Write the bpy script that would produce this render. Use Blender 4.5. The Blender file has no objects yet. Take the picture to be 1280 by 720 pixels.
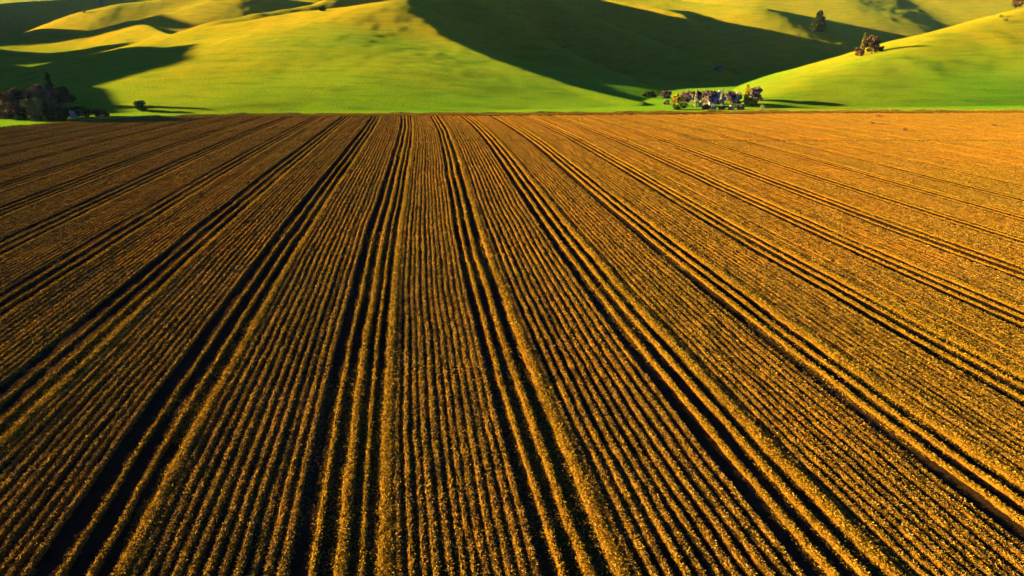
import bpy, math, random
import numpy as np
from mathutils import Vector

# ---------------------------------------------------------------- camera, sky, sun, exposure
SC = bpy.context.scene
COL = SC.collection
F, CAM_H = 865.0, 19.8
PITCH = math.atan((360 - 53) / F)
cd = bpy.data.cameras.new('camera')
cd.sensor_width = 36.0
cd.lens = 36.0 * F / 1280
cd.clip_start, cd.clip_end = 0.5, 20000
cam = bpy.data.objects.new('camera', cd)
COL.objects.link(cam)
cam.location = (0, 0, CAM_H)
cam.rotation_euler = (math.pi / 2 - PITCH, 0, 0)
SC.camera = cam

SUN_EL = math.radians(11)
SUN_AZ = math.radians(171)          # direction towards the sun, counter-clockwise from +X
sdir = Vector((math.cos(SUN_AZ) * math.cos(SUN_EL), math.sin(SUN_AZ) * math.cos(SUN_EL), math.sin(SUN_EL)))
w = bpy.data.worlds.new('World')
SC.world = w
w.use_nodes = True
nt = w.node_tree
sky = nt.nodes.new('ShaderNodeTexSky')
sky.sky_type = 'NISHITA'
sky.sun_disc = False
sky.sun_elevation = SUN_EL
sky.sun_rotation = math.pi / 2 - SUN_AZ
sky.air_density, sky.dust_density, sky.ozone_density = 0.42, 0.0, 10.0
nt.links.new(sky.outputs[0], nt.nodes['Background'].inputs[0])
nt.nodes['Background'].inputs[1].default_value = 0.05
sd = bpy.data.lights.new('sun', 'SUN')
sd.energy = 5.0
sd.angle = math.radians(0.55)
sd.color = (1.0, 0.70, 0.20)
so = bpy.data.objects.new('sun', sd)
COL.objects.link(so)
so.rotation_euler = sdir.to_track_quat('Z', 'Y').to_euler()
so.location = sdir * 500
SC.view_settings.view_transform = 'Standard'
SC.view_settings.look = 'None'
SC.view_settings.exposure = 3.75
SC.view_settings.gamma = 1.0
SC.cycles.max_bounces = 4
SC.cycles.diffuse_bounces = 2
SC.cycles.transparent_max_bounces = 4
SC.cycles.use_denoising = True
SC.cycles.denoiser = 'OPENIMAGEDENOISE'
SC.cycles.denoising_input_passes = 'RGB_ALBEDO_NORMAL'
SC.cycles.denoising_prefilter = 'ACCURATE'

rng = np.random.default_rng(7)
random.seed(7)
CP, SP = math.cos(PITCH), math.sin(PITCH)


def at(px, py, Y):
    """world point seen in direction (px, py) at ground distance Y in front of the camera"""
    a, b = (px - 640) / F, (360 - py) / F
    dy, dz = CP + b * SP, -SP + b * CP
    t = Y / dy
    return (a * t, Y, CAM_H + dz * t)


def on_ground(px, py, z=0.0):
    a, b = (px - 640) / F, (360 - py) / F
    dy, dz = CP + b * SP, -SP + b * CP
    t = (z - CAM_H) / dz
    return (a * t, dy * t)


# ---------------------------------------------------------------- helpers
def fast_mesh(name, verts, faces_list, mats=(), smooth=False):
    """faces_list: list of (n x k int array, material index)"""
    me = bpy.data.meshes.new(name)
    verts = np.asarray(verts, np.float32)
    me.vertices.add(len(verts))
    me.vertices.foreach_set('co', verts.ravel())
    nl = sum(f.size for f, _ in faces_list)
    nf = sum(len(f) for f, _ in faces_list)
    me.loops.add(nl)
    me.polygons.add(nf)
    me.loops.foreach_set('vertex_index', np.concatenate([f.ravel() for f, _ in faces_list]).astype(np.int32))
    tot = np.concatenate([np.full(len(f), f.shape[1], np.int32) for f, _ in faces_list])
    st = np.concatenate([[0], np.cumsum(tot)[:-1]]).astype(np.int32)
    me.polygons.foreach_set('loop_start', st)
    me.polygons.foreach_set('material_index', np.concatenate([np.full(len(f), m, np.int32) for f, m in faces_list]))
    me.polygons.foreach_set('use_smooth', np.full(nf, smooth))
    for m in mats:
        me.materials.append(m)
    me.update(calc_edges=True)
    return me


def link(name, me, parent=None, loc=None):
    o = bpy.data.objects.new(name, me)
    COL.objects.link(o)
    if parent:
        o.parent = parent
    if loc is not None:
        o.location = loc
    return o


def grid_faces(n, m):
    i = np.arange(n - 1)[:, None] * m + np.arange(m - 1)[None]
    i = i.ravel()
    return np.stack([i, i + 1, i + m + 1, i + m], -1)


class Noise:
    """cheap value noise, periodic"""
    def __init__(s, seed, n=64):
        s.n = n
        s.g = np.random.default_rng(seed).uniform(-1, 1, (n, n))

    def __call__(s, x, y):
        x = np.asarray(x, float); y = np.asarray(y, float)
        x0 = np.floor(x).astype(int); y0 = np.floor(y).astype(int)
        u = x - x0; v = y - y0
        u = u * u * (3 - 2 * u); v = v * v * (3 - 2 * v)
        n = s.n
        g = s.g
        a = g[x0 % n, y0 % n]; b = g[(x0 + 1) % n, y0 % n]
        c = g[x0 % n, (y0 + 1) % n]; d = g[(x0 + 1) % n, (y0 + 1) % n]
        return (a * (1 - u) + b * u) * (1 - v) + (c * (1 - u) + d * u) * v


N1, N2, N3 = Noise(1), Noise(2), Noise(3)


class NT:
    """small node-tree writer"""
    def __init__(s, name):
        s.m = bpy.data.materials.new(name)
        s.m.use_nodes = True
        s.t = s.m.node_tree
        s.b = s.t.nodes['Principled BSDF']
        s.b.inputs['Roughness'].default_value = 0.9
        s.b.inputs['Specular IOR Level'].default_value = 0.0

    def n(s, kind, **kw):
        o = s.t.nodes.new('ShaderNode' + kind)
        for k, v in kw.items():
            setattr(o, k, v)
        return o

    def l(s, a, b):
        s.t.links.new(a, b)

    def noise(s, scale, detail=3, rough=0.6, vec=None, stretch=None):
        o = s.n('TexNoise')
        o.inputs['Scale'].default_value = scale
        o.inputs['Detail'].default_value = detail
        o.inputs['Roughness'].default_value = rough
        if stretch:
            mp = s.n('Mapping')
            mp.inputs['Scale'].default_value = stretch
            s.l(s.pos(), mp.inputs['Vector'])
            s.l(mp.outputs[0], o.inputs['Vector'])
        else:
            s.l(s.pos(), o.inputs['Vector'])
        return o.outputs['Fac']

    def pos(s):
        g = s.n('NewGeometry')
        return g.outputs['Position']

    def ramp(s, fac, stops):
        r = s.n('ValToRGB')
        e = r.color_ramp.elements
        while len(e) < len(stops):
            e.new(0.5)
        for i, (p, c) in enumerate(stops):
            e[i].position = p
            e[i].color = (*c, 1)
        s.l(fac, r.inputs[0])
        return r.outputs[0]

    def mix(s, fac, a, b, mode='MIX'):
        o = s.n('Mix', data_type='RGBA', blend_type=mode)
        for sock, v in ((o.inputs[0], fac), (o.inputs[6], a), (o.inputs[7], b)):
            if hasattr(v, 'links'):
                s.l(v, sock)
            elif isinstance(v, tuple):
                sock.default_value = (*v, 1)
            else:
                sock.default_value = v
        return o.outputs[2]

    def bump(s, h, strength, dist):
        o = s.n('Bump')
        o.inputs['Strength'].default_value = strength
        o.inputs['Distance'].default_value = dist
        s.l(h, o.inputs['Height'])
        s.l(o.outputs[0], s.b.inputs['Normal'])

    def col(s, c):
        s.l(c, s.b.inputs['Base Color'])


# ---------------------------------------------------------------- materials of the setting
def grass_material():
    t = NT('hill_grass')
    sep = t.n('SeparateXYZ')
    t.l(t.pos(), sep.inputs[0])
    mr = t.n('MapRange')                                   # drier, yellower grass towards the crests
    mr.inputs['From Min'].default_value = -8
    mr.inputs['From Max'].default_value = 34
    t.l(sep.outputs['Z'], mr.inputs['Value'])
    add = t.n('Math', operation='MULTIPLY_ADD')
    t.l(t.noise(0.014, 3, 0.55), add.inputs[0])
    add.inputs[1].default_value = 1.1
    t.l(mr.outputs[0], add.inputs[2])
    half = t.n('Math', operation='MULTIPLY')
    t.l(add.outputs[0], half.inputs[0])
    half.inputs[1].default_value = 0.62
    c = t.ramp(half.outputs[0], [(0.30, (0.048, 0.102, 0.001)), (0.55, (0.082, 0.090, 0.001)), (0.85, (0.165, 0.092, 0.001))])
    mid = t.noise(0.11, 4, 0.65, stretch=(0.6, 1.6, 3.5))
    c2 = t.ramp(mid, [(0.28, (0.50, 0.64, 0.6)), (0.5, (1, 1, 1)), (0.75, (1.28, 1.14, 1.0))])
    c = t.mix(1.0, c, c2, 'MULTIPLY')
    fine = t.noise(1.3, 4, 0.7)
    c3 = t.ramp(fine, [(0.3, (0.72, 0.78, 0.7)), (0.6, (1.1, 1.08, 1.0))])
    c = t.mix(1.0, c, c3, 'MULTIPLY')
    t.col(c)
    t.bump(fine, 0.8, 0.6)
    t.b.inputs['Sheen Weight'].default_value = 0.28          # the fuzz of the blades against the light
    t.b.inputs['Sheen Roughness'].default_value = 0.35
    t.b.inputs['Sheen Tint'].default_value = (0.05, 0.24, 0.022, 1)
    return t.m


GRASS = grass_material()

# ---------------------------------------------------------------- terrain
RIDGES = [
    # points (px, py, distance), slope (mean, + to the right, + away from the camera), rounding
    # centre hill: left shoulder, summit, front spur
    ([(300, 33, 400), (320, 29, 405), (360, 22, 410), (410, 14, 415), (470, 7, 412), (505, 5, 405)], (.42, .19, .0), 20),
    ([(505, 5, 405), (535, -12, 450), (600, -26, 520), (680, -12, 600), (745, 0, 645)], (.75, .15, .0), 12),
    ([(505, 5, 405), (560, 48, 345), (622, 84, 300), (700, 110, 265), (800, 130, 240)], (.42, .22, .0), 5),
    ([(400, 40, 350), (330, 75, 300), (270, 112, 262)], (.24, .0, .0), 40),
    ([(455, 75, 320), (500, 66, 330), (550, 82, 308), (610, 104, 280), (680, 122, 254)], (.19, .0, .0), 45),
    # shaded folds on its right flank
    ([(560, -14, 470), (600, 8, 440), (650, 36, 415), (700, 62, 392), (750, 86, 370), (790, 99, 354)], (.80, .30, .0), 14),
    ([(660, -15, 560), (732, 19, 510), (780, 37, 480), (820, 54, 450), (860, 70, 425), (900, 88, 400)], (.80, .30, .0), 14),
    ([(720, -14, 670), (775, 0, 620), (820, 9, 592), (850, 17, 570), (872, 36, 535), (900, 58, 500)], (.62, .24, .0), 8),
    # sunlit hill beyond
    ([(740, -20, 780), (850, 2, 705), (900, 6, 680), (950, 10, 655), (1000, 33, 610), (1030, 48, 585), (1085, 64, 555)], (.30, .10, .0), 12),
    # pale hills behind the dale
    ([(900, 4, 1010), (960, -28, 1080), (1010, -44, 1150)], (.34, .10, .0), 30),
    ([(1047, 22, 980), (1062, 2, 1040), (1110, -34, 1120), (1230, -50, 1180), (1400, -40, 1180)], (.36, .0, .0), 22),
    # near right hill
    ([(925, 138.5, 226), (970, 121, 246), (1015, 101, 262), (1060, 84, 276), (1100, 71, 290), (1160, 50, 315), (1210, 32, 335), (1245, 22, 352), (1285, 13, 370), (1400, -14, 420)], (.31, .0, .0), 9),
    ([(1400, -14, 420), (1600, 40, 400), (1700, 90, 400)], (.31, .0, .0), 15),
    # ridges falling to the left
    ([(-120, 100, 410), (0, 79, 425), (50, 69, 432), (130, 56, 442), (207, 46, 455), (275, 26, 472), (320, 17, 492), (400, 5, 530), (470, -20, 600)], (.38, .0, .0), 5),
    ([(-160, 72, 560), (0, 54, 575), (60, 47, 585), (120, 37, 596), (160, 29, 606), (200, 19, 618), (250, 6, 640), (310, -14, 680)], (.38, .0, .0), 7),
    ([(165, 28, 600), (185, 33, 572), (205, 41, 545), (222, 46, 505)], (.50, .10, .0), 4),
    ([(10, 54, 720), (50, 36, 735), (100, 16, 750), (150, 5, 765), (200, -1, 785), (260, -14, 820)], (.42, .0, .0), 6),
    ([(-200, 14, 1250), (0, 5, 1200), (100, -2, 1150), (200, -14, 1150)], (.34, .0, .0), 12),
    ([(-600, -6, 2300), (0, -7, 2300), (500, -10, 2300)], (.3, .0, .0), 40),
    ([(250, -8, 900), (330, -4, 760), (400, -6, 720)], (.34, .0, .0), 20),
]
# unseen hills shaped to shade the lower left slopes, off left unless noted
WORLD_RIDGES = [
    ([(-440, 270, 54), (-430, 330, 74), (-410, 378, 72)], (.90, .0, .0), 8),
    ([(-290, 232, 33), (-280, 262, 33)], (.5, .0, .0), 8),
    ([(-560, 482, 86), (-600, 556, 88)], (1.15, .0, .0), 5),
    ([(-830, 860, 125), (-900, 980, 150), (-980, 1150, 165)], (.62, .0, .0), 14),
    ([(190, 760, 56), (270, 800, 54), (345, 850, 46)], (.40, .0, .0), 10),  # hidden ridge behind the sunlit hill, added to shade the dale
    ([(-600, 640, 102), (-645, 696, 114)], (1.15, .0, .0), 5),
]


def densify(P, n):
    P = np.array(P, float)
    d = np.concatenate([[0], np.cumsum(np.linalg.norm(np.diff(P, axis=0), axis=1))])
    s = np.linspace(0, d[-1], n)
    Q = np.stack([np.interp(s, d, P[:, i]) for i in range(3)], -1)
    if n > 8:
        k = np.array([1, 2, 3, 2, 1.]) / 9
        R = Q.copy()
        for i in range(3):
            q = np.pad(Q[:, i], 2, mode='reflect', reflect_type='odd')
            R[:, i] = np.convolve(q, k, 'valid')
        Q = R
    return Q


def terrain(X, Y):
    H = np.full(X.shape, -1.5)
    sets = [([at(*p) for p in P], s, r) for P, s, r in RIDGES] + [(P, s, r) for P, s, r in WORLD_RIDGES]
    for P, (s0, sx, sy), rnd in sets:
        n = int(max(34, np.linalg.norm(np.diff(np.array(P), axis=0), axis=1).sum() / (rnd * .4)))
        Q = densify(P, n)
        h = np.full(X.shape, -1e3)
        for q in Q:
            dx, dy = X - q[0], Y - q[1]
            d = np.sqrt(dx * dx + dy * dy) + 1e-6
            sl = s0 + sx * dx / d + sy * dy / d
            z = q[2] - sl * (np.sqrt(d * d + rnd * rnd) - rnd)
            h = np.maximum(h, z)
        k = 2.4                                           # soft union
        m = np.maximum(H, h)
        H = m + k * np.log1p(np.exp(-np.abs(H - h) / k)) * np.clip((m + 1.5) / 6, 0, 1)
    amp = np.clip(H / 12, 0, 1)
    H = H + amp * (0.8 * N1(X / 42, Y / 42) + 0.25 * N2(X / 13, Y / 13) + 0.15 * N3(X / 4.5, Y / 4.5))
    return H


EDGE_PX = [(-260, 196), (-120, 175), (0, 161), (100, 151), (160, 147.5), (320, 143.5), (640, 142), (960, 139.5), (1280, 138.5), (1500, 138), (1700, 138)]
EDGE = np.array([on_ground(*p) for p in EDGE_PX])


def edge_y(x):
    return np.interp(x, EDGE[:, 0], EDGE[:, 1])


def build_terrain():
    th = np.radians(np.concatenate([np.linspace(-68, -50, 50, endpoint=False), np.linspace(-50, 50, 740)]))
    r = np.concatenate([np.linspace(165, 520, 340, endpoint=False), np.linspace(520, 1400, 260, endpoint=False), np.geomspace(1400, 6000, 40)])
    T, R = np.meshgrid(np.tan(th), r)
    X, Y = T * R, R.copy()
    Z = terrain(X, Y)
    ey = edge_y(X)
    f = np.clip((Y - ey - 1) / 14, 0, 1)                   # the foot of the slopes meets the field smoothly
    Z = -0.3 * (1 - f) + Z * f
    me = fast_mesh('hills', np.stack([X, Y, Z], -1).reshape(-1, 3), [(grid_faces(*X.shape), 0)], [GRASS], True)
    o = link('hills', me)
    o['kind'] = 'structure'
    return o


hills = build_terrain()
g = fast_mesh('ground', [(-9000, -9000, -.02), (9000, -9000, -.02), (9000, 9000, -.02), (-9000, 9000, -.02)], [(np.array([[0, 1, 2, 3]]), 0)], [GRASS])
link('ground', g)['kind'] = 'structure'


def soil_material():
    t = NT('field_soil')
    c = t.ramp(t.noise(1.5, 5, 0.7), [(0.3, (0.010, 0.006, 0.003)), (0.7, (0.028, 0.014, 0.005))])
    t.col(c)
    t.bump(t.noise(6, 4, 0.7), 0.8, 0.1)
    return t.m


xs = np.linspace(EDGE[0, 0], EDGE[-1, 0], 60)
v = [(x, -120, 0) for x in xs] + [(x, y, 0) for x, y in zip(xs, edge_y(xs))]
f = np.array([[i, i + 1, i + 61, i + 60] for i in range(59)])
link('field', fast_mesh('field', v, [(f, 0)], [soil_material()]))['kind'] = 'structure'
# ---------------------------------------------------------------- the air
def build_haze():
    x0, x1, y0, y1, z0, z1 = -3200, 3200, -200, 3600, -4, 300
    v = [(x, y, z) for z in (z0, z1) for y in (y0, y1) for x in (x0, x1)]
    f = np.array([[0, 2, 3, 1], [4, 5, 7, 6], [0, 1, 5, 4], [2, 6, 7, 3], [0, 4, 6, 2], [1, 3, 7, 5]])
    m = bpy.data.materials.new('haze_air')
    m.use_nodes = True
    t = m.node_tree
    t.nodes.remove(t.nodes['Principled BSDF'])
    p = t.nodes.new('ShaderNodeVolumePrincipled')
    p.inputs['Color'].default_value = (0.45, 0.68, 1.0, 1)
    p.inputs['Density'].default_value = 0.000013
    p.inputs['Anisotropy'].default_value = 0.0
    t.links.new(p.outputs[0], t.nodes['Material Output'].inputs['Volume'])
    o = link('haze', fast_mesh('haze', v, [(f, 0)], [m]))
    o['kind'] = 'stuff'


build_haze()


# ---------------------------------------------------------------- the crop: curved drill rows broken by tramlines
TRAM = {0: [(726, 720), (682, 540), (662, 500), (597, 320), (569, 230), (547, 150)],
        -1: [(425, 720), (438, 540), (447, 500), (473, 320), (489, 230), (503, 150)],
        -2: [(90, 720), (203, 540), (237, 500), (347, 312), (392, 247), (425, 197), (453, 161), (465, 150)],
        -3: [(25, 490), (118, 412), (165, 367), (216, 322), (265, 280), (320, 238), (362, 200), (388, 172), (408, 158), (428, 150)],
        -4: [(0, 375), (92, 316), (145, 283), (213, 247), (250, 231), (320, 188), (370, 160), (387, 150)],
        -5: [(0, 304), (100, 263), (160, 235), (250, 187), (320, 160)],
        -6: [(0, 262), (162, 209), (225, 181), (307, 156)],
        -7: [(0, 233), (75, 210), (162, 183), (250, 160)],
        -8: [(0, 212), (100, 187), (175, 167)],
        -9: [(0, 194), (100, 172), (175, 157)],
        -10: [(0, 178), (100, 162), (162, 152)],
        1: [(1040, 717), (915, 540), (875, 500), (724, 320), (681, 262), (645, 215), (614, 182), (587, 149)],
        2: [(1280, 642), (1143, 540), (1085, 500), (851, 318), (735, 230), (643, 160), (628, 150)],
        3: [(1280, 485), (1085, 382), (972, 320), (865, 260), (765, 197), (668, 149)],
        4: [(1280, 395), (1110, 320), (960, 260), (815, 195), (740, 157), (715, 150)],
        5: [(1280, 345), (1222, 317), (1085, 270), (960, 222), (840, 180), (747, 150)],
        6: [(1280, 300), (1120, 250), (960, 199), (880, 172), (795, 150)],
        7: [(1280, 270), (1120, 225), (960, 182)],
        8: [(1280, 250), (1085, 195), (960, 170)],
        9: [(1280, 232), (1120, 197), (960, 162)],
        10: [(1280, 217), (1120, 187), (960, 155)],
        11: [(1280, 206)]}


def row_basis(k, y):
    k = np.asarray(k, float) / 8
    y = (np.asarray(y, float) - 110) / 90
    k, y = np.broadcast_arrays(k, y)
    return np.stack([k ** i * y ** j for i in range(4) for j in range(4) if i + j <= 4], -1)


kk, px_, py_ = [], [], []
for k, pts in TRAM.items():
    for p in pts:
        q = on_ground(*p, z=0.25)
        kk.append(k); px_.append(q[0]); py_.append(q[1])
ROWC = np.linalg.lstsq(row_basis(kk, py_), np.array(px_), rcond=None)[0]


def row_x(t, y):
    tc = np.clip(t, -13, 13)
    x = row_basis(tc, y) @ ROWC
    e = (row_basis(tc, y) - row_basis(tc - .5 * np.sign(tc), y)) @ ROWC * 2 * np.sign(tc)
    return x + (t - tc) * e


def crop_material(name, dark, mid, light, body=False):
    t = NT(name)
    big = t.noise(0.035, 3, 0.6)
    g = t.n('NewGeometry')
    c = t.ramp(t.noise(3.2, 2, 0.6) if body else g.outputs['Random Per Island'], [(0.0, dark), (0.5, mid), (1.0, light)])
    tint = t.ramp(big, [(0.3, (0.88, 0.95, 0.8)), (0.5, (1, 1, 1)), (0.72, (1.12, 0.98, 0.8))])
    c = t.mix(1.0, c, tint, 'MULTIPLY')
    t.col(c)
    if body:
        t.bump(t.noise(7, 3, 0.7), 1.0, 0.12)
    return t.m


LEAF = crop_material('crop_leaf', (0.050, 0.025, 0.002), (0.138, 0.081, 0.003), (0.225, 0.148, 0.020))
INNER = crop_material('crop_leaf_inner', (0.032, 0.017, 0.003), (0.088, 0.050, 0.008), (0.20, 0.130, 0.050))  # greyer inner leaves, darkened further to stand in for the weaker sun there
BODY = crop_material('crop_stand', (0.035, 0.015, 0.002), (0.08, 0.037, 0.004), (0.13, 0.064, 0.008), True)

# one period between two tramlines: offset (in tramline spacings), width (m), height (m)
GAPS = {}


def period_rows(k):
    r = np.random.default_rng(100 + k)
    a, b = r.uniform(.118, .134), r.uniform(.108, .128)
    rows = [(-a / 2 + .004, r.uniform(.24, .40), .40), (b / 2 - .004, r.uniform(.28, .42), .42)]
    if abs(k) >= 3:
        a += .015; b += .02
        if k >= 5:
            a += .02; b += .015
        rows = [(-a / 2 + .004, r.uniform(.20, .36), .30), (b / 2 - .004, r.uniform(.24, .38), .32)]
    if k == -1:
        rows = [(-.072, .30, .40), (.036, .50, .48), (.117, .26, .42)]; a, b = .125, .150
    if k == 0:
        rows = [(-.10, .34, .44), (.0, .46, .47)]; a, b = .155, .062
    lo, hi = b + r.uniform(.058, .068), 1 - (.14 if abs(k) >= 3 else .125) - r.uniform(.062, .075)
    n = int(r.integers(12, 14))
    for i, t in enumerate(np.linspace(lo, hi, n)):
        wd = r.uniform(.27, .38); ht = r.uniform(.36, .46)
        if i == 0:
            wd, ht = .74, .50
        if r.random() < .08:
            ht *= .6
        rows.append((t + r.normal(0, .003), wd, ht))
    hf = 1 - .28 * min(1, max(0, (abs(k) - 3) / 3))        # the stand is lower towards the sides of the field
    return [(k + t, wd, ht * hf) for t, wd, ht in rows]


ROWS = [q for k in range(-26, 34) for q in period_rows(k)]


def build_crop():
    V, FQ, LV, LI = [], [], [], []
    cnt = [0]
    bands = [(12, 38, .22, 440, .75), (38, 62, .4, 250, .95), (62, 100, .8, 110, 1.15), (100, 150, 1.3, 50, 1.45), (150, 232, 2.0, 26, 1.8)]
    prof = np.array([-.5, -.42, -.2, .2, .42, .5])
    profz = np.array([0, .55, .9, .9, .55, 0])

    def emit(xs, ys, s_, t, wd, ht, loc, dens, sc, spread=1.0, inner=0.0):
        """one row: a low uneven stand of stems with leaves over it, along the line xs, ys; s_ is the length along it"""
        n = len(xs)
        tx, ty = np.gradient(xs), np.gradient(ys)
        tl = np.hypot(tx, ty); nx, ny = ty / tl, -tx / tl
        wob = 0.04 * N1(s_ / 2.3, t * 9.7) + 0.09 * N2(s_ / 11, t * 3.1)
        thin = np.clip(N3(xs / 3.1 + 7, ys / 9.0), -1, 1)              # thin, lodged or trampled patches
        hh = ht * .52 * (1 + .22 * N3(s_ / 1.1, t * 31.7) + .22 * N2(s_ / 7, t * 7.3)) * (1 - .30 * np.clip(thin - .3, 0, 1))
        ww = wd * loc * (1 + .25 * N1(s_ / 0.9, t * 13.3 + 5))
        off = wob[:, None] + prof[None] * ww[:, None] + rng.normal(0, .018, (n, 6))
        X = xs[:, None] + nx[:, None] * off
        Y = ys[:, None] + ny[:, None] * off
        Z = profz[None] * (hh * .82)[:, None] + rng.normal(0, .018, (n, 6)) * (profz > 0)
        V.append(np.stack([X, Y, Z], -1).reshape(-1, 3))
        FQ.append(grid_faces(n, 6) + cnt[0])
        cnt[0] += n * 6
        m = int(dens * (s_[-1] - s_[0]) * (wd / .45))
        if m < 1:
            return
        u = rng.uniform(0, n - 1.001, m)
        a = u.astype(int); fr = u - a
        lerp = lambda A: A[a] * (1 - fr) + A[a + 1] * fr
        fall = np.clip(lerp(thin) * 2.4 + .05, 0, 1)
        cx = np.clip(rng.normal(0, .30, m) * spread * (1 + 1.3 * fall), -.56 - .9 * fall, .56 + .9 * fall)
        o = lerp(wob) + cx * lerp(ww)
        bx = lerp(xs) + lerp(nx) * o
        by = lerp(ys) + lerp(ny) * o
        bz = lerp(hh) * (np.clip(1 - (cx * 1.55) ** 2, .08, 1)) * rng.uniform(.5, 1.08, m)
        az = rng.uniform(0, 2 * math.pi, m)
        el = rng.uniform(-.2, 0.85, m)
        L = rng.uniform(.08, .20, m) * sc ** .5
        W = rng.uniform(.022, .052, m) * sc ** .75
        d = np.stack([np.cos(az) * np.cos(el), np.sin(az) * np.cos(el), np.sin(el)], -1)
        q = rng.normal(0, 1, (m, 3))
        s = np.cross(d, q); s /= np.linalg.norm(s, axis=1, keepdims=True) + 1e-6
        b0 = np.stack([bx, by, bz], -1)
        mid = b0 + d * (L * .55)[:, None]
        tip = b0 + d * L[:, None]; tip[:, 2] -= L * .22
        LV.append(np.stack([b0, mid + s * (W * .5)[:, None], tip, mid - s * (W * .5)[:, None]], 1).reshape(-1, 3))
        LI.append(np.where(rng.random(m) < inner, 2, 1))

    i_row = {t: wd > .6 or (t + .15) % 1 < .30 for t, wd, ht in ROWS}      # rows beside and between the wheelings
    for t, wd, ht in ROWS:
        for (y0, y1, st, dens, sc) in bands:
            ys = np.arange(y0, y1 + st * .5, st)
            xs = row_x(t, ys)
            half = (CP * ys + 6.6) * .742 + 9
            ok = (np.abs(xs) < half) & (ys < edge_y(xs) - 6.2 + .8 * math.sin(t * 17))
            if ok.sum() < 3:
                continue
            i0, i1 = np.flatnonzero(ok)[[0, -1]]
            ys, xs = ys[i0:i1 + 1], xs[i0:i1 + 1]
            loc = np.clip((row_x(t + .5, ys) - row_x(t - .5, ys)) / 9.8, .45, 1.1)    # rows close up towards the sides
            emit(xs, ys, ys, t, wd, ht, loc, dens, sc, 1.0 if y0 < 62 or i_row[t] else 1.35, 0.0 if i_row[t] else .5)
    for j in range(9):                                     # headland rows along the far edge
        xs = np.arange(-150, 178, 1.5)
        ys = edge_y(xs) - .7 - .62 * j
        k = np.ones(15) / 15
        ys = np.convolve(np.pad(ys, 7, mode='edge'), k, 'valid')
        emit(xs, ys, xs + 200, 60 + j * .37, .52, .50, np.ones(len(xs)), 30, 1.6, 1.2)
    off = cnt[0]
    LV = np.concatenate(LV)
    lf = (np.arange(len(LV)).reshape(-1, 4) + off)
    print('leaves', len(lf), 'stand quads', sum(len(f) for f in FQ))
    LI = np.concatenate(LI)
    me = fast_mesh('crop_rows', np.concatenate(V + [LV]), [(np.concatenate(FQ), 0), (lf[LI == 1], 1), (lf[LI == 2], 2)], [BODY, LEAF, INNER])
    o = link('crop', me)
    o['kind'] = 'stuff'


build_crop()


# ---------------------------------------------------------------- trees, shrubs, farm buildings
def ground_z(x, y):
    X = np.array([[x]], float); Y = np.array([[y]], float)
    f = min(max((y - float(edge_y(x)) - 1) / 14, 0), 1)
    return max(float(terrain(X, Y)[0, 0]) * f - .3 * (1 - f), -.02)


def foot(px, py, y0=172.0, y1=1250.0):
    """where the sight line through (px, py) first meets the ground"""
    ys = np.arange(y0, y1, 3.0)
    a, b = (px - 640) / F, (360 - py) / F
    dy, dz = CP + b * SP, -SP + b * CP
    xs, zs = a / dy * ys, CAM_H + dz / dy * ys
    z = terrain(xs[None], ys[None])[0]
    f = np.clip((ys - edge_y(xs) - 1) / 14, 0, 1)
    z = np.maximum(z * f - .3 * (1 - f), -.02)
    hit = np.flatnonzero(zs <= z)
    i = hit[0] if len(hit) else len(ys) - 1
    return xs[i], ys[i], ground_z(xs[i], ys[i])


FOL = {}


def foliage(name, a, b, c):
    t = NT(name)
    g = t.n('NewGeometry')
    col = t.ramp(g.outputs['Random Per Island'], [(0, a), (.5, b), (1, c)])
    t.col(t.mix(0.5, col, t.ramp(t.noise(.9, 2), [(.35, a), (.65, c)])))
    FOL[name] = t.m


foliage('foliage_evergreen', (.005, .009, .003), (.009, .015, .004), (.018, .024, .006))
foliage('foliage_rust', (.018, .011, .005), (.052, .030, .012), (.13, .078, .034))
foliage('foliage_olive', (0.0400, 0.0360, 0.0064), (0.0880, 0.0800, 0.0128), (0.1600, 0.1360, 0.0320))
foliage('foliage_gold', (0.0960, 0.0720, 0.0032), (0.2080, 0.1520, 0.0064), (0.3200, 0.2400, 0.0160))
foliage('foliage_pale', (0.1280, 0.1200, 0.0560), (0.2400, 0.2240, 0.1200), (0.3600, 0.3360, 0.2080))
foliage('foliage_mauve', (.022, .016, .014), (.055, .040, .036), (.14, .11, .10))
foliage('foliage_green', (0.0160, 0.0400, 0.0048), (0.0320, 0.0680, 0.0080), (0.0640, 0.1040, 0.0160))
tb = NT('bark')
tb.col(tb.ramp(tb.noise(4, 4), [(.3, (.05, .035, .025)), (.7, (.13, .10, .075))]))
tb.bump(tb.noise(12, 3), .8, .03)
BARK = tb.m
tb = NT('pale_bark')
tb.col(tb.ramp(tb.noise(5, 4), [(.3, (.20, .18, .14)), (.7, (.42, .39, .33))]))
PALE_BARK = tb.m


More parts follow.
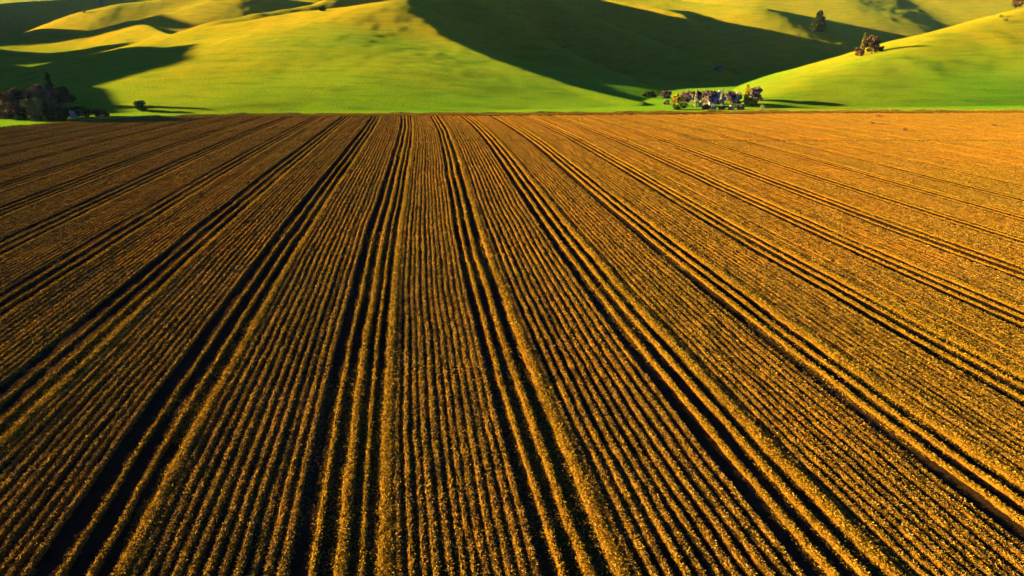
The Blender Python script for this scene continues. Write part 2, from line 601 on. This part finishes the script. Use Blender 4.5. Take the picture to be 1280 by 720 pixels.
class MB:
    def __init__(s):
        s.v, s.f, s.n = [], {3: [], 4: []}, 0

    def tube(s, p, q, r0, r1, k=6):
        p, q = Vector(p), Vector(q)
        d = (q - p).normalized()
        u = d.orthogonal().normalized(); w_ = d.cross(u)
        for c, r in ((p, r0), (q, r1)):
            for i in range(k):
                a = 2 * math.pi * i / k
                s.v.append(tuple(c + u * (r * math.cos(a)) + w_ * (r * math.sin(a))))
        for i in range(k):
            j = (i + 1) % k
            s.f[4].append((s.n + i, s.n + j, s.n + k + j, s.n + k + i))
        s.n += 2 * k

    def box(s, x0, x1, y0, y1, z0, z1):
        for z in (z0, z1):
            for x, y in ((x0, y0), (x1, y0), (x1, y1), (x0, y1)):
                s.v.append((x, y, z))
        n = s.n
        for q in ((0, 3, 2, 1), (4, 5, 6, 7), (0, 1, 5, 4), (1, 2, 6, 5), (2, 3, 7, 6), (3, 0, 4, 7)):
            s.f[4].append(tuple(n + i for i in q))
        s.n += 8

    def poly(s, pts):
        n = s.n
        s.v += [tuple(p) for p in pts]
        s.f[len(pts)].append(tuple(range(n, n + len(pts))))
        s.n += len(pts)

    def build(s, name, mat, parent=None):
        fl = [(np.array(f), 0) for f in s.f.values() if f]
        return link(name, fast_mesh(name, s.v, fl, [mat]), parent)


def thing(name, label, cat, loc, group=None, rz=0.0):
    o = bpy.data.objects.new(name, None)
    COL.objects.link(o)
    o.location = loc
    o.rotation_euler = (0, 0, rz)
    o['label'], o['category'] = label, cat
    if group:
        o['group'] = group
    return o


def leaf_cloud(r, centres, radii, n, size, squash=1.0):
    """leaf-sized faces spread through ellipsoid clumps"""
    k = r.integers(0, len(centres), n)
    d = r.normal(0, 1, (n, 3)); d /= np.linalg.norm(d, axis=1, keepdims=True)
    rad = radii[k] * r.uniform(.25, 1.08, n) ** .6
    p = centres[k] + d * rad[:, None] * np.array([1, 1, squash])
    u = r.normal(0, 1, (n, 3)); u /= np.linalg.norm(u, axis=1, keepdims=True)
    w_ = np.cross(u, r.normal(0, 1, (n, 3))); w_ /= np.linalg.norm(w_, axis=1, keepdims=True)
    s = size * r.uniform(.6, 1.4, (n, 1))
    return np.stack([p - u * s, p + w_ * s * .55, p + u * s, p - w_ * s * .55], 1)


def tree(name, label, cat, px, py, wpx, hpx, shape, mat, group, y=None):
    r = np.random.default_rng(abs(int(px * 31 + py * 7)) + 5)
    if y is None:
        x, y, z = foot(px, py)
    else:
        a, b = (px - 640) / F, (360 - py) / F
        x = a / (CP + b * SP) * y
        z = ground_z(x, y)
    m = (CP * y + 6.6) / F                                 # metres that one photograph pixel spans there
    if group == GL:
        wpx = wpx * 1.2
    if group == GR:
        hpx = hpx * .86
    W, H = wpx * m, hpx * m
    root = thing(name, label, cat, (x, y, z), group)
    tr = MB()
    lean = r.normal(0, .03, 2)
    size = max(.16, min(.8, W * .07))
    if shape == 'conifer':
        tr.tube((0, 0, -.3), (0, 0, H * .95), W * .05 + .05, .03, 7)
        cs, rs = [], []
        for i in range(15):
            f = .06 + .9 * i / 14
            for j in range(5):
                a = r.uniform(0, 6.28); q = W * .5 * (1.02 - f) * r.uniform(.35, .8)
                cs.append((math.cos(a) * q, math.sin(a) * q, f * H)); rs.append(W * .17 * (1.15 - f) + .1)
                if j < 2:
                    tr.tube((0, 0, f * H), (math.cos(a) * q, math.sin(a) * q, f * H - .1), .05, .02, 4)
        n = 2600
        sq = .8
    elif shape == 'cone':
        tr.tube((0, 0, -.3), (0, 0, H * .95), W * .05, .05, 7)
        cs, rs = [(0, 0, H * .93)], [W * .07]
        for i in range(11):
            f = .10 + .78 * i / 10
            for j in range(6):
                a = r.uniform(0, 6.28); q = W * .5 * (1.0 - f) ** .75 * r.uniform(.3, .85)
                cs.append((math.cos(a) * q, math.sin(a) * q, f * H)); rs.append(W * .15 * (1.2 - f))
                if j < 2:
                    tr.tube((0, 0, f * H), (math.cos(a) * q, math.sin(a) * q, f * H), .08, .03, 4)
        n = 5500
        sq = .9
    elif shape == 'poplar':
        tr.tube((0, 0, -.3), (lean[0] * H, lean[1] * H, H * .86), max(.08, W * .06), .02, 7)
        cs, rs = [], []
        for i in range(26):
            f = .12 + .84 * i / 25
            a = r.uniform(0, 6.28); q = W * .22 * math.sin(math.pi * min(1, f * .9 + .12)) * r.uniform(.1, 1.1)
            cs.append((math.cos(a) * q, math.sin(a) * q, f * H)); rs.append(W * .24 * (1.15 - f * .7))
            tr.tube((0, 0, f * H * .8), (math.cos(a) * q, math.sin(a) * q, f * H), .05, .02, 4)
        n = 2200
        sq = 1.5
    else:
        th = {'round': .10, 'bush': .02, 'bare': .16}[shape]
        tr.tube((0, 0, -.3), (lean[0] * H, lean[1] * H, H * max(th, .15)), max(.08, W * .045), max(.05, W * .03), 7)
        cs, rs = [], []
        nb = 16 if shape != 'bush' else 13
        for i in range(nb):
            a = i * 2.4 + r.uniform(-.4, .4)
            f = r.uniform(th + .06, .86)
            q = W * .5 * math.sqrt(max(.05, 1 - ((f - .45) / .55) ** 2)) * r.uniform(.3, .78)
            c = (math.cos(a) * q, math.sin(a) * q, f * H)
            cs.append(c); rs.append(r.uniform(.13, .24) * min(W, H * 1.1))
            tr.tube((lean[0] * H, lean[1] * H, H * max(th, .1)), c, max(.05, W * .018), .02, 5)
            if shape == 'bare':
                for j in range(4):
                    e = np.array(c) + r.normal(0, .13, 3) * W + np.array([0, 0, H * .1])
                    tr.tube(c, e, .03, .012, 4)
        n = {'round': 2600, 'bush': 1700, 'bare': 750}[shape]
        sq = .85
    cs = np.array(cs); rs = np.array(rs)
    if m > .5:
        n = int(n * .6)
    L = leaf_cloud(r, cs, rs, n, size, sq)
    L[..., 2] = np.maximum(L[..., 2], .02)
    tr.build('trunk', PALE_BARK if mat == 'foliage_pale' else BARK, root)
    me = fast_mesh('crown', L.reshape(-1, 3), [(np.arange(n * 4).reshape(-1, 4), 0)], [FOL[mat]])
    link('crown', me, root)
    return root


GL = 'trees and bushes at the left end of the field edge'
GR = 'trees and bushes at the foot of the right hill'
T_, B_ = 'tree', 'shrub'
for row in [
    # left clump
    ('shrub', 'low yellowish brown shrub cut by the left picture edge, at the field corner', B_, 5, 149, 24, 26, 'bush', 'foliage_olive', GL),
    ('broadleaf_tree', 'dark rounded tree with rusty reddish crown, leftmost tree of the dark clump', T_, 20, 150, 26, 42, 'round', 'foliage_rust', GL),
    ('evergreen_tree', 'black-green evergreen between the rusty tree and the olive bush', T_, 34, 150, 24, 40, 'round', 'foliage_evergreen', GL),
    ('shrub', 'sunlit olive yellow bush in front of the black-green evergreens', B_, 46, 152, 22, 28, 'bush', 'foliage_olive', GL),
    ('broadleaf_tree', 'brown-topped broad tree in the middle of the dark clump left', T_, 57, 149, 34, 42, 'round', 'foliage_rust', GL),
    ('evergreen_tree', 'tallest dark conifer, standing behind the dark clump left', T_, 68, 138, 20, 44, 'conifer', 'foliage_evergreen', GL),
    ('evergreen_tree', 'dark bushy evergreen at the right end of the tall dark clump', T_, 83, 148, 24, 40, 'round', 'foliage_evergreen', GL),
    ('shrub', 'wide low dark bush at the foot of the tall conifer beside the field', B_, 70, 152, 30, 20, 'bush', 'foliage_evergreen', GL),
    ('shrub', 'low black-green scrub bush next to the evergreen clump on the green flat', B_, 103, 147, 24, 13, 'bush', 'foliage_evergreen', GL),
    ('shrub', 'pale grey-green shrub low in front of the dark evergreens', B_, 91, 149, 12, 9, 'bush', 'foliage_pale', GL),
    ('shrub', 'flat dark shrub at the end of the low scrub along the field edge', B_, 126, 146, 22, 8, 'bush', 'foliage_evergreen', GL),
    ('shrub', 'lone dark bush on the bright meadow right of the scrub, by the field edge', B_, 177, 141, 16, 13, 'bush', 'foliage_green', None),
    # right clump, from left to right
    ('shrub', 'long dark hedge bush in hill shadow, first of the dark bushes behind the pale trees', B_, 812, 122, 22, 8, 'bush', 'foliage_evergreen', GR),
    ('shrub', 'dark red-brown bush in shadow just behind the golden bush', B_, 832, 122, 20, 9, 'bush', 'foliage_mauve', GR),
    ('shrub', 'small dusky pink bush on the sunlit strip of grass', B_, 833, 131, 10, 7, 'bush', 'foliage_mauve', GR),
    ('shrub', 'golden orange bush at the left end of the mixed tree clump', B_, 846, 133, 16, 18, 'bush', 'foliage_gold', GR),
    ('bare_tree', 'small mauve bare tree between the golden bush and a pale poplar', T_, 857, 132, 16, 22, 'bare', 'foliage_mauve', GR),
    ('poplar_tree', 'pale slim poplar, the left one of two whitish poplars', T_, 869, 134, 6, 25, 'poplar', 'foliage_pale', GR),
    ('shrub', 'dark green rounded shrub at the field edge below the mauve bare tree', B_, 850, 137.5, 24, 10, 'bush', 'foliage_green', GR),
    ('shrub', 'cream coloured flowering shrub right of the left pale poplar', B_, 879, 134, 15, 11, 'bush', 'foliage_pale', GR),
    ('broadleaf_tree', 'dark brown rounded tree between the two pale poplars', T_, 885, 130, 20, 20, 'round', 'foliage_mauve', GR),
    ('shrub', 'dark evergreen bush behind the cream shrub, in shadow', B_, 871, 125, 22, 12, 'bush', 'foliage_evergreen', GR),
    ('poplar_tree', 'tall whitish slim poplar, the right one of two whitish poplars', T_, 901, 133, 7, 25, 'poplar', 'foliage_pale', GR),
    ('bare_tree', 'mauve grey bare tree with twiggy crown right of the right pale poplar', T_, 913, 134, 17, 24, 'bare', 'foliage_mauve', GR),
    ('shrub', 'grey-green bush between the mauve bare tree and the yellow poplar', B_, 922, 129, 13, 15, 'bush', 'foliage_pale', GR),
    ('poplar_tree', 'bright yellow poplar, the tallest of the mixed clump by the right hill', T_, 932, 134, 12, 29, 'poplar', 'foliage_gold', GR),
    ('broadleaf_tree', 'dark mauve round tree right of the yellow poplar', T_, 943, 128, 17, 20, 'round', 'foliage_mauve', GR),
    ('shrub', 'low reddish brown bush at the field edge below the yellow poplar', B_, 925, 138, 13, 7, 'bush', 'foliage_mauve', GR),
    ('shrub', 'yellow low bush beside the foot of the yellow poplar', B_, 938, 133.5, 18, 9, 'bush', 'foliage_gold', GR),
    ('shrub', 'pale straw coloured low shrub on the field edge below the dark brown tree', B_, 890, 138, 15, 7, 'bush', 'foliage_pale', GR),
    ('shrub', 'olive low shrub on the field edge between two pale straw shrubs', B_, 902, 138, 12, 6, 'bush', 'foliage_olive', GR),
    ('shrub', 'pale low shrub on the field edge beside the reddish brown bush', B_, 914, 138, 10, 6, 'bush', 'foliage_pale', GR),
    ('shrub', 'small pale shrub at the right end of the clump on the hill foot', B_, 953, 136, 8, 5, 'bush', 'foliage_pale', GR),
    ('shrub', 'black-green low bush in front of the farmhouse wall, by the field edge', B_, 882, 138, 14, 6, 'bush', 'foliage_evergreen', GR),
    ('shrub', 'dark bush behind the farmhouse roof, in the shade of the centre hill', B_, 897, 124, 20, 9, 'bush', 'foliage_evergreen', GR),
    ('shrub', 'dark green bush between the yellow poplar and the mauve bare tree, low down', B_, 921, 134.5, 14, 8, 'bush', 'foliage_green', GR),
    ('shrub', 'dark bush behind the mauve bare tree, in shade under the hill', B_, 914, 123, 18, 8, 'bush', 'foliage_evergreen', GR),
    # on the hills
    ('pine_tree', 'broad dark pine standing alone in the dale below the pale hill', T_, 1022, 41, 24, 25, 'cone', 'foliage_evergreen', None),
    ('broadleaf_tree', 'rust red tree on the skyline of the near right hill, middle of its small group', T_, 1088, 73, 15, 22, 'round', 'foliage_rust', 'trees behind the shoulder of the near right hill', 308),
    ('poplar_tree', 'thin yellowish poplar left of the rust red tree on the right hill skyline', T_, 1076, 78, 9, 26, 'poplar', 'foliage_olive', 'trees behind the shoulder of the near right hill', 308),
    ('shrub', 'brown bush at the foot of the rust red tree, toward the dark hollow', B_, 1072, 79, 12, 10, 'bush', 'foliage_rust', 'trees behind the shoulder of the near right hill', 308),
    ('shrub', 'low olive bush right of the rust red tree on the skyline', B_, 1100, 68, 12, 6, 'bush', 'foliage_olive', 'trees behind the shoulder of the near right hill', 308),
    ('broadleaf_tree', 'reddish brown tree at the top right corner on the hill crest', T_, 1268, 19, 15, 26, 'round', 'foliage_rust', 'trees at the crest of the near right hill', 385),
    ('broadleaf_tree', 'olive tree cut by the right picture edge on the hill crest', T_, 1279, 16, 13, 24, 'round', 'foliage_olive', 'trees at the crest of the near right hill', 385),
    ('shrub', 'tiny dark shrub just below the crest of the right hill, the higher of two', B_, 1251, 23, 5, 3, 'bush', 'foliage_olive', None),
    ('shrub', 'tiny dark shrub just below the crest of the right hill, the lower of two', B_, 1257, 27, 6, 3, 'bush', 'foliage_olive', None),
    ('shrub', 'dark red-brown bush in the shaded hollow at the end of the long fold', B_, 899, 90, 13, 8, 'bush', 'foliage_mauve', None),
    ('shrub', 'small dark shrub on the skyline of the centre hill, left of its summit', B_, 403, 14.5, 9, 6, 'bush', 'foliage_evergreen', None),
    ('shrub', 'pinkish shrub on the top end of the far left sunlit ridge', B_, 127, 9, 7, 8, 'bush', 'foliage_mauve', None),
    ('shrub', 'tiny shrub halfway down the far left sunlit ridge', B_, 105, 17, 4, 4, 'bush', 'foliage_gold', None),
    ('shrub', 'tiny rusty shrub on the sunlit strip between the two dark hollows', B_, 998, 49, 4, 6, 'bush', 'foliage_rust', None),
]:
    tree(*row)

# rough grass along the field edge
def fringe():
    r = np.random.default_rng(77)
    n = 42000
    x = r.uniform(-165, 185, n)
    w_ = N1(x / 6, x * 0 + 3) * .9 + N2(x / 1.7, x * 0 + 9) * .6
    y = edge_y(x) + r.normal(.4, .7, n) + w_
    z = np.zeros(n)
    h = r.uniform(.12, .5, n) * (1 + .6 * N2(x / 4, y * 0))
    a = r.uniform(0, 6.28, n); s = r.uniform(.05, .14, n)
    ln = r.normal(0, .12, (n, 2))
    b0 = np.stack([x, y, z], -1)
    sd_ = np.stack([np.cos(a) * s, np.sin(a) * s, z], -1)
    tip = b0 + np.stack([ln[:, 0], ln[:, 1], h], -1)
    L = np.stack([b0 - sd_, b0 + sd_, tip + sd_ * .3, tip - sd_ * .3], 1)
    t = NT('rough_grass')
    g = t.n('NewGeometry')
    t.col(t.ramp(g.outputs['Random Per Island'], [(0, (.05, .07, .004)), (.55, (.10, .11, .006)), (1, (.17, .13, .02))]))
    link('grass', fast_mesh('grass', L.reshape(-1, 3), [(np.arange(n * 4).reshape(-1, 4), 0)], [t.m]))['kind'] = 'stuff'


fringe()

# weeds standing out of the smooth crop near the far edge
for i, (px, py, wp, lab) in enumerate([
        (1098, 146, 8, 'brown weed tuft nearest the far edge of the golden crop'),
        (1090, 155, 6, 'brown weed tuft just below another one in the golden crop'),
        (1131, 163, 6, 'lone brown weed tuft lowest in the golden crop'),
        (1243, 158, 9, 'wide faint weed tuft in the golden crop toward the right edge')]):
    x, y = on_ground(px, py)
    root = thing('weed', lab, 'weed', (x, y, 0), 'weeds in the golden crop')
    r = np.random.default_rng(900 + i)
    m = (CP * y + 6.6) / F
    rad = wp * m * .5
    st = MB()
    for k in range(9):
        a = k * .7
        st.tube((0, 0, 0), (math.cos(a) * rad * .6, math.sin(a) * rad * .6, .45), .02, .01, 4)
    st.build('stem', BARK, root)
    L = leaf_cloud(r, np.array([(0, 0, .35), (rad * .4, 0, .3), (-rad * .4, .1, .3)]), np.array([.3, .25, .25]) + rad * .25, 160, .09, .5)
    L[..., 2] = np.maximum(L[..., 2], .03)
    link('foliage', fast_mesh('foliage', L.reshape(-1, 3), [(np.arange(640).reshape(-1, 4), 0)], [FOL['foliage_rust']]), root)


def plain(name, c0, c1, scale=3.0):
    t = NT(name)
    t.col(t.ramp(t.noise(scale, 4, .7), [(.3, c0), (.7, c1)]))
    t.bump(t.noise(scale * 4, 3), .4, .02)
    return t.m


WALL = plain('pale_plaster', (.16, .15, .135), (.24, .225, .20))
ROOF = plain('dusty_roof', (.10, .06, .055), (.20, .13, .12))
PANE = plain('dark_pane', (.01, .012, .015), (.02, .022, .025))
WOOD = plain('door_wood', (.07, .04, .025), (.12, .07, .04))


def house(label, px, py, wpx, hpx, rz, chimney):
    x, y, z = foot(px, py)
    m = (CP * y + 6.6) / F
    W, H = wpx * m, hpx * m
    D = W * .6
    e = H * .58
    root = thing('farmhouse' if chimney else 'shed', label, 'house' if chimney else 'shed', (x, y, z), None, rz)
    b = MB()
    b.box(-W / 2, W / 2, -D / 2, D / 2, -.4, e)
    for s in (-1, 1):
        b.poly([(s * W / 2, -D / 2, e + .002), (s * W / 2, D / 2, e + .002), (s * W / 2, 0, H)])
    b.build('wall', WALL, root)
    rf = MB()
    o = .3
    for s in (-1, 1):
        ey, ez = s * (D / 2 + o), e - o * (H - e) / (D / 2)
        p = [(-W / 2 - o, ey, ez), (W / 2 + o, ey, ez), (W / 2 + o, 0, H), (-W / 2 - o, 0, H)]
        q = [(a, c, d + .14) for a, c, d in p]
        rf.poly(q); rf.poly(p[::-1])
        for i in range(4):
            j = (i + 1) % 4
            rf.poly([p[i], p[j], q[j], q[i]])
    ro = rf.build('roof', ROOF, root)
    if chimney:
        c = MB(); c.box(W * .22, W * .22 + .6, -.3, .3, H - .5, H + .9); c.build('chimney', WALL, ro)
    for wx in ((-.3, .3) if chimney else (-.25,)):
        f = MB(); f.box(W * wx - .5, W * wx + .5, -D / 2 - .05, -D / 2 + .02, e * .38, e * .8)
        fo = f.build('window', WOOD, root)
        g = MB(); g.box(W * wx - .4, W * wx + .4, -D / 2 - .07, -D / 2 - .045, e * .43, e * .75); g.build('pane', PANE, fo)
    d = MB(); d.box(W * .06 - .5, W * .06 + .5, -D / 2 - .05, -D / 2 + .02, 0, e * .75); d.build('door', WOOD, root)


house('small pale farmhouse with dusky roof half hidden among the trees between the poplars', 893, 130, 20, 13, .25, True)
house('low pale shed with dusky roof behind the golden bush', 858, 128, 13, 9, -.3, False)
